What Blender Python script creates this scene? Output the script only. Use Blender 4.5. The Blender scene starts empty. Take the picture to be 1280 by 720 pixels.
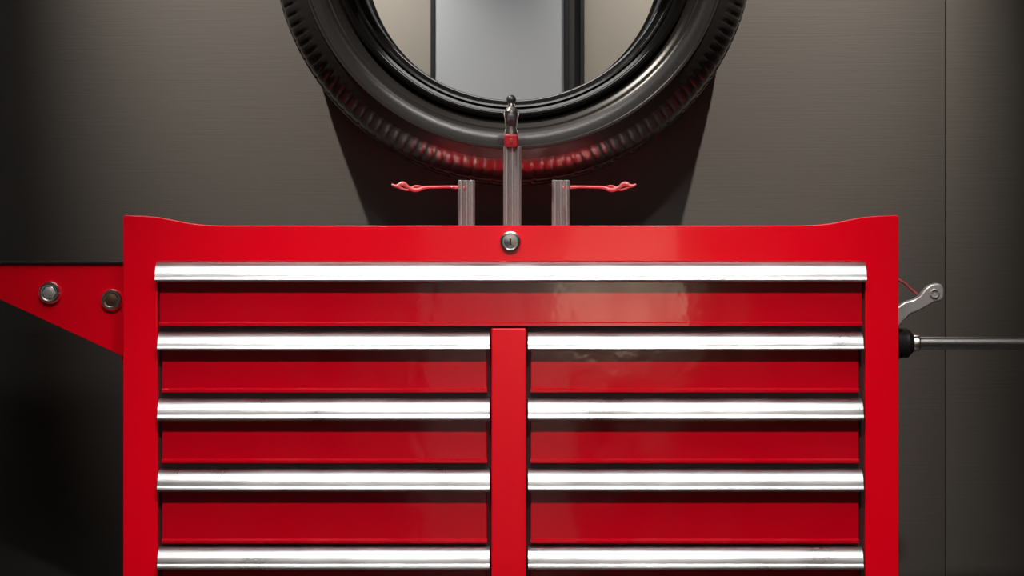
import bpy, math, bmesh
from mathutils import Vector
C=bpy.context; D=bpy.data
sc=C.scene
sc.view_settings.view_transform='Standard'
sc.view_settings.look='None'

# ---------------------------------------------------------------- materials
def mat(name,col,rough=0.5,metal=0.0,coat=0.0,spec=0.5,noise=None,bump=0.0,bscale=200,stretch=(1,1,1),rvar=0.0,emit=None):
    m=D.materials.new(name); m.use_nodes=True
    nt=m.node_tree; b=nt.nodes['Principled BSDF']
    b.inputs['Base Color'].default_value=(*col,1)
    b.inputs['Roughness'].default_value=rough
    b.inputs['Metallic'].default_value=metal
    b.inputs['Coat Weight'].default_value=coat
    b.inputs['Coat Roughness'].default_value=0.05
    b.inputs['Specular IOR Level'].default_value=spec
    if emit:
        b.inputs['Emission Color'].default_value=(*emit[0],1)
        b.inputs['Emission Strength'].default_value=emit[1]
    if noise or bump or rvar:
        tc=nt.nodes.new('ShaderNodeTexCoord'); mp=nt.nodes.new('ShaderNodeMapping')
        mp.inputs['Scale'].default_value=stretch
        nt.links.new(tc.outputs['Object'],mp.inputs['Vector'])
        n=nt.nodes.new('ShaderNodeTexNoise'); n.inputs['Scale'].default_value=bscale
        n.inputs['Detail'].default_value=4
        nt.links.new(mp.outputs[0],n.inputs['Vector'])
        if noise:
            r=nt.nodes.new('ShaderNodeMix'); r.data_type='RGBA'
            r.inputs[6].default_value=(*[c*(1-noise) for c in col],1)
            r.inputs[7].default_value=(*[min(1,c*(1+noise)) for c in col],1)
            nt.links.new(n.outputs['Fac'],r.inputs[0])
            nt.links.new(r.outputs[2],b.inputs['Base Color'])
        if bump:
            bp=nt.nodes.new('ShaderNodeBump'); bp.inputs['Strength'].default_value=bump
            bp.inputs['Distance'].default_value=0.001
            nt.links.new(n.outputs['Fac'],bp.inputs['Height'])
            nt.links.new(bp.outputs[0],b.inputs['Normal'])
            if coat: nt.links.new(bp.outputs[0],b.inputs['Coat Normal'])
        if rvar:
            n2=nt.nodes.new('ShaderNodeTexNoise'); n2.inputs['Scale'].default_value=14
            n2.inputs['Detail'].default_value=6
            nt.links.new(tc.outputs['Object'],n2.inputs['Vector'])
            mr=nt.nodes.new('ShaderNodeMapRange')
            mr.inputs[1].default_value=0.35; mr.inputs[2].default_value=0.7
            mr.inputs[3].default_value=rough; mr.inputs[4].default_value=rough+rvar
            nt.links.new(n2.outputs['Fac'],mr.inputs[0])
            nt.links.new(mr.outputs[0],b.inputs['Roughness'])
    return m

M_wall =mat('brushed_charcoal_panel',(0.046,0.043,0.0390),0.5,0.0,noise=0.08,bump=0.15,bscale=60,stretch=(0.15,1,6),spec=0.35)
M_wall2=mat('charcoal_side_panel',(0.060,0.057,0.051),0.5,0.0,noise=0.06,bump=0.15,bscale=60,stretch=(0.15,1,6),spec=0.35)
M_room =mat('greige_plaster',(0.46,0.41,0.35),0.8,noise=0.05,bscale=3)
M_contrast=mat('dark_contrast_board',(0.04,0.036,0.032),0.6,noise=0.1,bscale=12)  # dark tone for the added boards behind the camera
M_dark =mat('dark_plaster',(0.06,0.058,0.056),0.8,noise=0.1,bscale=3)
M_ceil =mat('ceiling_paint',(0.22,0.215,0.21),0.9,noise=0.03,bscale=4)
M_floor=mat('dark_floor_tile',(0.05,0.05,0.05),0.45,noise=0.2,bscale=8)
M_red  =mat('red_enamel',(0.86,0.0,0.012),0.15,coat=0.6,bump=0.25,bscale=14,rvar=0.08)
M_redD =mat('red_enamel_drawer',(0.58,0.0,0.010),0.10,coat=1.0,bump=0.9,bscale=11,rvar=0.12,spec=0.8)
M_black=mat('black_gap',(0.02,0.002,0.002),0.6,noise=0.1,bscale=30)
M_alu  =mat('brushed_aluminium',(0.66,0.66,0.67),0.27,1.0,bump=0.12,bscale=120,stretch=(0.05,1,8),rvar=0.14)
M_chr  =mat('chrome',(0.85,0.85,0.85),0.14,1.0,bump=0.02,bscale=200)
M_satin=mat('satin_chrome',(0.90,0.88,0.86),0.24,1.0,bump=0.05,bscale=200)
M_pipe =mat('fluted_pipe_steel',(0.52,0.51,0.51),0.24,0.8,bump=0.05,bscale=200)
M_steel=mat('forged_steel',(0.72,0.70,0.68),0.34,1.0,bump=0.1,bscale=150)
M_wren =mat('pale_satin_steel',(0.50,0.48,0.46),0.35,0.5,bump=0.1,bscale=150,noise=0.1)
M_rub  =mat('tyre_rubber',(0.010,0.0092,0.0088),0.27,noise=0.25,bump=0.10,bscale=350,spec=0.45)
M_tread=mat('tread_rubber',(0.010,0.009,0.009),0.28,noise=0.25,bump=0.15,bscale=250,spec=0.8)
M_rim  =mat('gloss_black_rim',(0.004,0.004,0.004),0.10,coat=0.0,spec=0.6,bump=0.02,bscale=50)
M_mir  =mat('mirror_glass',(0.82,0.84,0.86),0.01,1.0,noise=0.01,bscale=2)
M_door =mat('pale_door_panel',(0.66,0.68,0.70),0.35,noise=0.03,bscale=5)
M_frame=mat('dark_door_frame',(0.03,0.03,0.032),0.35,noise=0.1,bscale=20)
M_lever=mat('red_lever_paint',(0.50,0.09,0.10),0.3,coat=0.5,noise=0.15,bscale=90)
M_clamp=mat('clamp_red',(0.32,0.01,0.015),0.3,coat=0.5,noise=0.1,bscale=80)
M_brown=mat('bolt_socket',(0.10,0.05,0.03),0.5,0.6,noise=0.3,bscale=300)
M_plast=mat('black_plastic',(0.015,0.015,0.015),0.35,noise=0.1,bscale=80)
M_lamp =mat('lamp_diffuser',(1,0.95,0.88),0.5,noise=0.01,emit=((1,0.93,0.82),2.0))
M_glow=mat('added_glow_emitter',(0.8,0.7,0.55),0.8,noise=0.05,bscale=80,emit=((1,0.80,0.58),1.6))  # emission of the added glow source, made for the drawer reflection
M_white=mat('white_trim',(0.7,0.7,0.7),0.4,noise=0.02,bscale=9)

# ---------------------------------------------------------------- helpers
def empty(name,loc=(0,0,0)):
    e=D.objects.new(name,None); e.location=loc; sc.collection.objects.link(e); return e
def link(name,me,mt,parent=None,bevel=0,seg=2,angle=40):
    if mt and not me.materials: me.materials.append(mt)
    o=D.objects.new(name,me); sc.collection.objects.link(o)
    for p in me.polygons: p.use_smooth=True
    me.set_sharp_from_angle(angle=math.radians(angle))
    if bevel:
        b=o.modifiers.new('bevel','BEVEL'); b.width=bevel; b.segments=seg; b.limit_method='ANGLE'
        b.harden_normals=True
    if parent: o.parent=parent
    return o
def mesh(name,v,f):
    me=D.meshes.new(name); me.from_pydata([tuple(a) for a in v],[],f); me.update()
    bm=bmesh.new(); bm.from_mesh(me); bmesh.ops.recalc_face_normals(bm,faces=bm.faces); bm.to_mesh(me); bm.free()
    return me
def box(name,x0,x1,y0,y1,z0,z1,mt,parent=None,bevel=0,seg=2):
    v=[(x,y,z) for x in (x0,x1) for y in (y0,y1) for z in (z0,z1)]
    f=[(0,1,3,2),(4,6,7,5),(0,4,5,1),(2,3,7,6),(0,2,6,4),(1,5,7,3)]
    return link(name,mesh(name,v,f),mt,parent,bevel,seg)
def prism(name,poly,y0,y1,mt,parent=None,bevel=0):
    n=len(poly)
    v=[(x,y0,z) for x,z in poly]+[(x,y1,z) for x,z in poly]
    f=[tuple(range(n)),tuple(range(2*n-1,n-1,-1))]+[(i,(i+1)%n,n+(i+1)%n,n+i) for i in range(n)]
    return link(name,mesh(name,v,f),mt,parent,bevel)
def prismx(name,poly,x0,x1,mt,parent=None,bevel=0,angle=25):
    n=len(poly)
    v=[(x0,y,z) for y,z in poly]+[(x1,y,z) for y,z in poly]
    f=[tuple(range(n)),tuple(range(2*n-1,n-1,-1))]+[(i,(i+1)%n,n+(i+1)%n,n+i) for i in range(n)]
    return link(name,mesh(name,v,f),mt,parent,bevel,angle=angle)
def lathe(name,prof,mt,center,axis='y',n=64,parent=None,closed=False,angle=35):
    v=[];f=[];m=len(prof)
    for j in range(n):
        a=2*math.pi*j/n
        for r,t in prof:
            c,s=r*math.cos(a),r*math.sin(a)
            p={'y':(c,t,s),'z':(c,s,t),'x':(t,c,s)}[axis]
            v.append((p[0]+center[0],p[1]+center[1],p[2]+center[2]))
    for j in range(n):
        k=(j+1)%n
        for i in range(m if closed else m-1):
            i2=(i+1)%m
            f.append((j*m+i,j*m+i2,k*m+i2,k*m+i))
    if not closed:
        if prof[0][0]>1e-6: f.append(tuple(j*m for j in range(n)))
        if prof[-1][0]>1e-6: f.append(tuple(j*m+m-1 for j in range(n)))
    return link(name,mesh(name,v,f),mt,parent,angle=angle)
def cyl(name,c,r,h,axis,mt,parent=None,n=40,b=0.0015):
    return lathe(name,[(0,0),(r-b,0),(r,b),(r,h-b),(r-b,h),(0,h)],mt,c,axis,n,parent)
def tube(name,pts,r,mt,parent=None,radii=None):
    cu=D.curves.new(name,'CURVE'); cu.dimensions='3D'; cu.bevel_depth=r; cu.bevel_resolution=5; cu.use_fill_caps=True
    cu.resolution_u=8
    s=cu.splines.new('BEZIER'); s.bezier_points.add(len(pts)-1)
    for i,p in enumerate(pts):
        bp=s.bezier_points[i]; bp.co=p; bp.handle_left_type=bp.handle_right_type='AUTO'
        if radii: bp.radius=radii[i]
    cu.materials.append(mt)
    o=D.objects.new(name,cu); sc.collection.objects.link(o)
    if parent:o.parent=parent
    return o

# ---------------------------------------------------------------- room shell
WX0,WX1,WY0,WY1,H=-1.7,1.3,-3.0,0.5,2.45
box('floor',WX0,WX1,WY0,WY1,-0.1,0,M_floor)
box('ceiling',WX0,WX1,WY0,WY1,H,H+0.1,M_ceil)
box('wall_north',WX0,WX1,WY1,WY1+0.1,0,H,M_wall)
box('trim_1',0.664,WX1,WY1-0.008,WY1,0,H,M_wall2,bevel=0.002)
box('wall_south',WX0,WX1,WY0-0.1,WY0,0,H,M_room)
box('contrast_board_a',WX0,-0.285,WY0,WY0+0.012,0,1.2,M_contrast,bevel=0.002)  # added unseen dark boards, give contrast to reflections in the chest front
box('contrast_board_b',0.25,WX1,WY0,WY0+0.012,0,1.2,M_contrast,bevel=0.002)
box('wall_west',WX0-0.1,WX0,WY0,WY1,0,H,M_dark)
box('wall_east',WX1,WX1+0.1,WY0,WY1,0,H,M_dark)
box('baseboard_north',WX0,0.664,WY1-0.012,WY1,0,0.09,M_black,bevel=0.003)

# door on the wall behind the camera (seen in the mirror)
dr=empty('door_1',(0,0,0))
box('leaf',-0.265,0.180,WY0,WY0+0.03,0.0,2.1,M_door,dr,0.004)
box('stile_hinge',-0.281,-0.265,WY0,WY0+0.036,0,2.12,M_frame,dr,0.003)
box('jamb_outer',0.180,0.196,WY0,WY0+0.04,0,2.12,M_frame,dr,0.003)
box('jamb_recess',0.196,0.234,WY0,WY0+0.02,0,2.12,M_dark,dr,0.002)
box('jamb_lock',0.234,0.250,WY0,WY0+0.04,0,2.12,M_frame,dr,0.003)
box('head',-0.281,0.250,WY0,WY0+0.04,2.1,2.14,M_frame,dr,0.003)
cyl('door_knob',(0.13,WY0+0.03,1.0),0.022,0.05,'y',M_chr,dr)

# added glow source behind the camera, unseen; puts a warm reflection on the drawers
LX=0.31
fl=empty('added_glow_source')
lathe('glow_shell',[(0.165,0.66),(0.150,1.00),(0.147,1.00),(0.162,0.66)],M_glow,(LX,-2.75,0),'z',48,fl,closed=True)
lathe('glow_stand',[(0,0),(0.11,0),(0.11,0.012),(0.012,0.02),(0.010,0.03),(0.010,0.87),(0,0.87)],M_frame,(LX,-2.75,0),'z',32,fl)
lathe('glow_core',[(0,0.87),(0.015,0.87),(0.028,0.90),(0.028,0.92),(0.015,0.94),(0,0.945)],M_lamp,(LX,-2.75,0),'z',24,fl)
box('glow_crossbar',LX-0.149,LX+0.149,-2.752,-2.748,0.955,0.959,M_frame,fl)

# ---------------------------------------------------------------- tool chest
tc=empty('tool_chest')
XL,XR=-0.485,0.482
ZB,ZT=0.13,0.898
YD=0.44
box('carcass',XL+0.001,XR-0.001,0.006,YD,ZB,0.880,M_red,tc,0.002)
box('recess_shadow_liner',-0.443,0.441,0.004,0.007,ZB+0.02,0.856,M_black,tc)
poly=[(XL,0.909),(-0.483,0.911),(-0.457,0.910),(-0.440,0.9085),(-0.422,0.905),(-0.402,0.9010),(-0.385,0.8990),(-0.365,0.898)]
polyr=[(0.362,0.898),(0.382,0.8990),(0.399,0.9010),(0.419,0.905),(0.437,0.9085),(0.454,0.910),(0.480,0.911),(XR,0.909)]
inner=[(XR,ZB),(0.440,ZB),(0.440,0.853),(-0.442,0.853),(-0.442,ZB),(XL,ZB)]
prism('face_frame',poly+polyr+inner,-0.006,0.006,M_red,tc,0.002)
box('stile_centre',-0.026,0.018,-0.006,0.006,ZB,0.770,M_red,tc,0.002)
box('bottom_rail',-0.442,0.440,-0.005,0.006,ZB,ZB+0.022,M_red,tc,0.002)
def lip(nm,x0,x1):
    prismx(nm,[(0.006,0.878),(0.006,0.909),(0.10,0.905),(YD-0.04,0.905),(YD,0.900),(YD,0.878)],x0,x1,M_red,tc,0.001)
lip('side_lip_a',XL,XL+0.012); lip('side_lip_b',XR-0.012,XR)
box('back_lip',XL+0.012,XR-0.012,YD-0.012,YD,0.878,0.898,M_plast,tc,0.001)
box('bounce_blocker_rear',XL+0.013,XR-0.013,0.300,YD-0.013,0.880,0.883,M_plast,tc)  # added unseen black sheets on the top, cut red bounce onto the wall
box('bounce_blocker_a',XL+0.013,-0.18,0.02,0.299,0.880,0.883,M_plast,tc)
box('bounce_blocker_b',0.18,XR-0.013,0.02,0.299,0.880,0.883,M_plast,tc)

def handle(nm,x0,x1,zt,h):
    k=h/0.026
    out=[(0.004,0.0),(-0.0030,0.0),(-0.0065,-0.0008*k),(-0.0100,-0.0030*k),(-0.0130,-0.0065*k),(-0.0152,-0.0105*k),(-0.0167,-0.0148*k),(-0.0174,-0.0185*k),
         (-0.0182,-0.0195*k),(-0.0190,-0.0210*k),(-0.0194,-0.0230*k),(-0.0188,-0.0248*k),(-0.0165,-0.0258*k),(-0.0135,-0.0260*k),(-0.0120,-0.0250*k),(-0.0110,-0.0180*k),(-0.0070,-0.0100*k),(0.004,-0.009*k)]
    prismx(nm,[(y,zt+z) for y,z in out],x0,x1,M_alu,tc,angle=22)
def drawer(i,x0,x1,zt,hh,zb):
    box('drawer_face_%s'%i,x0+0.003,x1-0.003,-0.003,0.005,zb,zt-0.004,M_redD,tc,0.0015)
    prismx('drawer_edge_%s'%i,[(-0.003,zb),(-0.003,zb+0.006),(-0.0050,zb+0.004),(-0.0050,zb+0.001)],x0+0.003,x1-0.003,M_redD,tc)
    handle('drawer_pull_%s'%i,x0,x1,zt,hh)
def Z(p): return 0.82+(360-p)/1000
drawer('wide',-0.443,0.440,Z(327),0.026,Z(408))
rows=[(415,0.023,491),(498,0.027,579),(586,0.027,679),(683,0.027,784),(791,0.027,896),(903,0.027,1018)]
for i,(t,h,b) in enumerate(rows):
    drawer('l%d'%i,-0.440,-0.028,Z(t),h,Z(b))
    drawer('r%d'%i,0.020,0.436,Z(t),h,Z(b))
lathe('lock_bezel',[(0,0.004),(0.013,0.004),(0.0135,-0.002),(0.0125,-0.005),(0.0105,-0.006),(0.009,-0.004),(0.0085,-0.0045),(0,-0.0055)],M_satin,(-0.002,-0.006,0.878),'y',40,tc)
box('lock_keyway',-0.0032,-0.0008,-0.0125,-0.010,0.8735,0.8815,M_black,tc)
for i,(x,y) in enumerate([(-0.42,0.07),(0.42,0.07),(-0.42,0.37),(0.42,0.37)]):
    cyl('caster_wheel_%d'%i,(x-0.016,y,0.05),0.05,0.032,'x',M_plast,tc,b=0.006)
    box('caster_fork_a%d'%i,x-0.024,x-0.019,y-0.02,y+0.02,0.045,0.118,M_steel,tc,0.002)
    box('caster_fork_b%d'%i,x+0.019,x+0.024,y-0.02,y+0.02,0.045,0.118,M_steel,tc,0.002)
    box('caster_plate_%d'%i,x-0.04,x+0.04,y-0.04,y+0.04,0.116,0.131,M_steel,tc,0.002)
    cyl('caster_axle_%d'%i,(x-0.028,y,0.05),0.008,0.056,'x',M_steel,tc)

# ---------------------------------------------------------------- side shelf with gusset
ss=empty('side_shelf')
G=[(XL,0.8505),(XL,0.727),(-0.655,0.8055),(-0.735,0.842),(-0.742,0.8505)]
prism('gusset',G,0.048,0.053,M_red,ss,0.001)
prism('gusset_rear',G,0.350,0.355,M_red,ss,0.001)
box('shelf_board',-0.750,XL,0.044,0.36,0.8505,0.8545,M_plast,ss,0.001)
box('mount_flange',-0.5,XL,0.053,0.075,0.727,0.8505,M_red,ss,0.001)
def bolt(nm,x,z,y,r,mt2):
    lathe(nm,[(0,0.004),(r,0.004),(r*1.03,0.001),(r*0.98,-0.003),(r*0.85,-0.005),(r*0.72,-0.005),(r*0.62,-0.003)],M_satin,(x,y,z),'y',40,ss)
    lathe(nm+'_core',[(0,-0.0),(0,-0.0042),(r*0.3,-0.0046),(r*0.60,-0.0030),(r*0.66,-0.001)],mt2,(x,y,z),'y',6,ss)
bolt('bolt_outer',-0.590,0.8139,0.046,0.0145,M_wren)
bolt('bolt_inner',-0.511,0.8047,0.046,0.0140,M_brown)

# ---------------------------------------------------------------- towel bar and wrench on the right
tb=empty('towel_bar')
cyl('bar',(0.50,0.08,0.7485),0.0085,0.40,'x',M_satin,tb)
lathe('black_socket',[(0,0),(0.017,0),(0.022,0.003),(0.023,0.012),(0.0195,0.022),(0.0195,0.030),(0.012,0.037),(0.0,0.037)],M_plast,(0.482,0.08,0.7485),'x',40,tb)
lathe('bar_collar',[(0,0),(0.010,0),(0.011,0.002),(0.011,0.010),(0.009,0.012),(0,0.012)],M_satin,(0.516,0.08,0.7485),'x',32,tb)
cyl('bar_end',(0.89,0.08,0.7485),0.012,0.02,'x',M_plast,tb)

wr=empty('wrench')
out=[(0.483,0.786),(0.492,0.796),(0.503,0.803),(0.514,0.806),(0.522,0.811),(0.527,0.818),(0.534,0.824),(0.543,0.8265),(0.550,0.8255),
     (0.5530,0.819),(0.5530,0.808),(0.5490,0.803),(0.5400,0.801),(0.5300,0.7955),(0.5200,0.7900),
     (0.510,0.786),(0.502,0.778),(0.494,0.769),(0.483,0.763)]
prism('wrench_body',out,0.051,0.064,M_wren,wr,0.004)
lathe('box_end_socket',[(0.0062,0.0),(0.0062,-0.0022),(0.0050,-0.0030),(0.0042,-0.001),(0.0042,0.0)],M_wren,(0.5405,0.0512,0.8128),'y',24,wr,closed=True)
tube('retainer_wire',[(0.483,0.059,0.829),(0.492,0.057,0.831),(0.502,0.056,0.827),(0.510,0.058,0.820),(0.520,0.060,0.812)],0.0018,M_lever,wr)

# ---------------------------------------------------------------- tyre mirror
tm=empty('tire_mirror')
CX,CZ=0.002,1.320
N=720
prof=[]
prof+= [(0.262,0.300,0),(0.2625,0.292,0),(0.266,0.286,0),(0.271,0.281,0),(0.2735,0.2795,0),(0.275,0.2775,0),(0.2775,0.2775,0),(0.279,0.2755,0),
        (0.285,0.2725,0),(0.292,0.2710,0),(0.300,0.2705,0),(0.3015,0.2690,0),(0.3045,0.2690,0),(0.306,0.2712,0),(0.312,0.2735,0),
        (0.3180,0.277,0),(0.3195,0.2775,1),(0.3270,0.283,1),(0.3330,0.290,1),(0.3375,0.298,1),(0.3400,0.308,1),(0.3415,0.320,1),(0.3420,0.326,1)]
prof+= [(0.3425,0.328,2),(0.336,0.329,3),(0.336,0.334,3),(0.3440,0.335,2),(0.3450,0.350,2),(0.3450,0.362,2),(0.338,0.363,3),(0.338,0.369,3),(0.3455,0.370,2),
        (0.3457,0.390,2),(0.3455,0.406,2),(0.338,0.407,3),(0.338,0.413,3),(0.3450,0.414,2),(0.3450,0.430,2),(0.3440,0.442,2),(0.336,0.443,3),(0.336,0.448,3),(0.3425,0.449,2)]
prof+= [(0.3420,0.452,1),(0.3400,0.463,1),(0.3370,0.473,1),(0.3310,0.482,1),(0.3250,0.487,1),(0.3180,0.490,0),(0.300,0.496,0),(0.280,0.496,0),(0.262,0.490,0)]
prof=[(r+(0.003 if r>0.335 else 0),y,k) for r,y,k in prof]
v=[];f=[];m=len(prof); mi=[]
for j in range(N):
    a=2*math.pi*j/N
    for r,y,k in prof:
        rr=r
        if k==1:
            ph=(j+(0 if y<0.39 else 2)) % 5
            if ph<1: rr-=0.0013
        elif k==2:
            ph=(j+int((y-0.33)*60))%10
            if ph<1: rr-=0.0025
        v.append((CX+rr*math.cos(a),y,CZ+rr*math.sin(a)))
for j in range(N):
    q=(j+1)%N
    for i in range(m):
        i2=(i+1)%m
        f.append((j*m+i,j*m+i2,q*m+i2,q*m+i)); mi.append(1 if (prof[i][2] and prof[i2][2]) else 0)
me=D.meshes.new('tire_carcass'); me.from_pydata(v,[],f); me.materials.append(M_rub); me.materials.append(M_tread)
me.polygons.foreach_set('material_index',mi); me.update()
bm=bmesh.new(); bm.from_mesh(me); bmesh.ops.recalc_face_normals(bm,faces=bm.faces); bm.to_mesh(me); bm.free()
link('tire_carcass',me,None,tm,angle=32)
lathe('rim',[(0.2625,0.302),(0.2625,0.288),(0.2600,0.282),(0.2560,0.281),(0.2525,0.285),(0.2510,0.293),(0.2500,0.3),(0.2455,0.302),(0.2430,0.299),(0.2405,0.300),(0.2390,0.306),
             (0.2375,0.318),(0.2340,0.321),(0.2310,0.326),(0.2290,0.340),(0.2270,0.385),(0.2250,0.44),(0.2250,0.47),(0.2625,0.49)],M_rim,(CX,0,CZ),'y',192,tm,closed=True)
lathe('mirror_plate',[(0,0.452),(0.2215,0.452),(0.2255,0.456),(0.2255,0.462),(0,0.462)],M_mir,(CX,0,CZ),'y',128,tm)
box('wall_cleat',-0.15,0.15,0.462,0.5,1.28,1.36,M_plast,tm)
def letters(txt,a0,step,r,size,name):
    for i,ch in enumerate(txt):
        if ch==' ': continue
        a=a0+i*step
        cu=D.curves.new(name,'FONT'); cu.body=ch; cu.size=size; cu.extrude=0.0002; cu.align_x='CENTER'; cu.align_y='CENTER'
        cu.materials.append(M_rub)
        o=D.objects.new('%s_%d'%(name,i),cu); sc.collection.objects.link(o); o.parent=tm
        A=math.radians(a)
        o.location=(CX+r*math.cos(A),0.2709,CZ+r*math.sin(A))
        o.rotation_euler=(math.radians(90),-(A+math.pi/2),0)
letters('RADIAL TUBELESS',-48,1.9,0.2955,0.008,'lettering')

# ---------------------------------------------------------------- faucet
fa=empty('faucet')
FY=0.20; zb=0.8805
def bundle(nm,x,zt,r,off,n=3):
    for i in range(n):
        xx=x+(i-(n-1)/2)*off
        cyl('%s_rod_%d'%(nm,i),(xx,FY+(0.003 if i%2 else 0),zb),r,zt-zb,'z',M_pipe,fa,n=24,b=0.001)
bundle('valve_a',-0.0620,0.967,0.0042,0.0075)
bundle('valve_b',0.0665,0.967,0.0045,0.0078)
bundle('spout_riser',0.0005,1.013,0.0046,0.0078)
for nm,x in (('flange_a',-0.062),('flange_c',0.0005),('flange_b',0.0665)):
    lathe(nm,[(0,zb),(0.020,zb),(0.020,zb+0.003),(0.014,zb+0.006),(0,zb+0.006)],M_chr,(x,FY,0),'z',32,fa)
box('red_clamp',-0.0105,0.0085,FY-0.012,FY+0.010,1.012,1.029,M_clamp,fa,0.003)
cyl('clamp_screw',(-0.001,FY-0.017,1.020),0.0028,0.006,'y',M_clamp,fa,b=0.0008)
lathe('spout_neck',[(0,1.027),(0.0085,1.027),(0.0095,1.032),(0.0075,1.038),(0.0085,1.044),(0.0095,1.052),(0.0105,1.056),(0.0105,1.061),(0.0080,1.064),(0.0050,1.067),(0.0045,1.072),(0,1.072)],M_satin,(-0.001,FY,0),'z',24,fa)
lathe('spout_knob',[(0,1.070),(0.003,1.0705),(0.0060,1.073),(0.0068,1.0765),(0.0060,1.080),(0.003,1.083),(0,1.0835)],M_plast,(-0.001,FY,0),'z',24,fa)
tube('spout_outlet',[(-0.001,FY,1.046),(-0.001,FY-0.04,1.048),(-0.001,FY-0.085,1.044),(-0.001,FY-0.098,1.036)],0.0050,M_frame,fa)
def lever(nm,x0,s):
    pts=[(0,0),(0.012,0.0005),(0.030,0.0),(0.046,-0.001),(0.056,-0.004),(0.066,-0.001),(0.074,0.004),(0.082,0.001),(0.089,0.003)]
    rad=[1.3,1.0,1.0,1.2,1.7,1.5,1.9,1.3,0.8]
    tube(nm,[(x0+s*a,FY-0.006-0.15*a,0.957+b) for a,b in pts],0.0018,M_lever,fa,rad)
    tube(nm+'_web',[(x0+s*a,FY-0.006-0.15*a,0.957+b) for a,b in [(0.046,-0.001),(0.056,0.001),(0.068,-0.004),(0.078,-0.001),(0.084,0.002)]],0.0016,M_lever,fa)
    cyl(nm+'_hub',(x0-s*0.010 if s>0 else x0+0.010-0.008,FY,0.957),0.003,0.008,'x',M_lever,fa,b=0.0005)
lever('lever_a',-0.0740,-1)
lever('lever_b',0.0790,1)

# ---------------------------------------------------------------- lights
def aim(o,t):
    o.rotation_euler=(Vector(t)-o.location).to_track_quat('-Z','Y').to_euler()
def downlight(x,y,power,target,cone,blend=0.8,col=(1,0.90,0.80),soft=0.012):
    e=empty('recessed_downlight')
    lathe('trim_ring',[(0.045,H),(0.050,H-0.004),(0.044,H-0.007),(0.036,H-0.005),(0.034,H)],M_white,(x,y,0),'z',40,e)
    lathe('lens',[(0,H-0.001),(0.034,H-0.001),(0.034,H-0.003),(0,H-0.003)],M_lamp,(x,y,0),'z',32,e)
    l=D.lights.new('spot','SPOT'); l.energy=power; l.spot_size=math.radians(cone); l.spot_blend=blend; l.shadow_soft_size=soft; l.color=col
    o=D.objects.new('spot',l); o.location=(x,y,H-0.03); sc.collection.objects.link(o); aim(o,target); o.parent=e
downlight(-0.78,-0.05,420,(-0.27,0.5,1.20),41,1.0)
downlight(0.64,-0.05,430,(0.36,0.5,1.16),38,1.0)
# added spots, no known source, to brighten the front of the chest
downlight(-0.35,-1.75,130,(-0.1,0,0.50),34,0.6,(1,0.96,0.93),0.04)
downlight(0.35,-1.75,130,(0.1,0,0.50),34,0.6,(1,0.96,0.93),0.04)
# wall washers near the door behind
downlight(-0.60,-2.45,45,(-0.5,-3.0,1.7),70,1.0,(1,0.95,0.88),0.05)
downlight(0.75,-2.45,45,(0.5,-3.0,1.7),70,1.0,(1,0.95,0.88),0.05)
def panel(x,y,sx,sy,power,col=(1,0.97,0.93)):
    e=empty('ceiling_fill_panel')
    box('fill_housing',x-sx/2-0.02,x+sx/2+0.02,y-sy/2-0.02,y+sy/2+0.02,H-0.03,H,M_white,e,0.003)
    l=D.lights.new('panel','AREA'); l.shape='RECTANGLE'; l.size=sx; l.size_y=sy; l.energy=power; l.color=col
    o=D.objects.new('panel_light',l); o.location=(x,y,H-0.032); sc.collection.objects.link(o); o.parent=e
panel(0,-0.80,1.5,0.35,9)  # added panel: lights the chest front, reflects white in the drawer pulls
panel(-0.55,-1.9,0.9,0.3,5,(0.95,0.97,1.0))  # added fill, lifts the ambient level on the wall

w=D.worlds.new('world'); w.use_nodes=True; sc.world=w
w.node_tree.nodes['Background'].inputs[0].default_value=(0.5,0.5,0.52,1)
w.node_tree.nodes['Background'].inputs[1].default_value=0.05

# ---------------------------------------------------------------- camera
cam=D.cameras.new('camera'); co=D.objects.new('camera',cam); sc.collection.objects.link(co)
co.location=(0,-2.2,0.82); co.rotation_euler=(math.radians(90),0,0)
cam.sensor_width=36; cam.lens=36*2200/1280; cam.clip_start=0.01
sc.camera=co
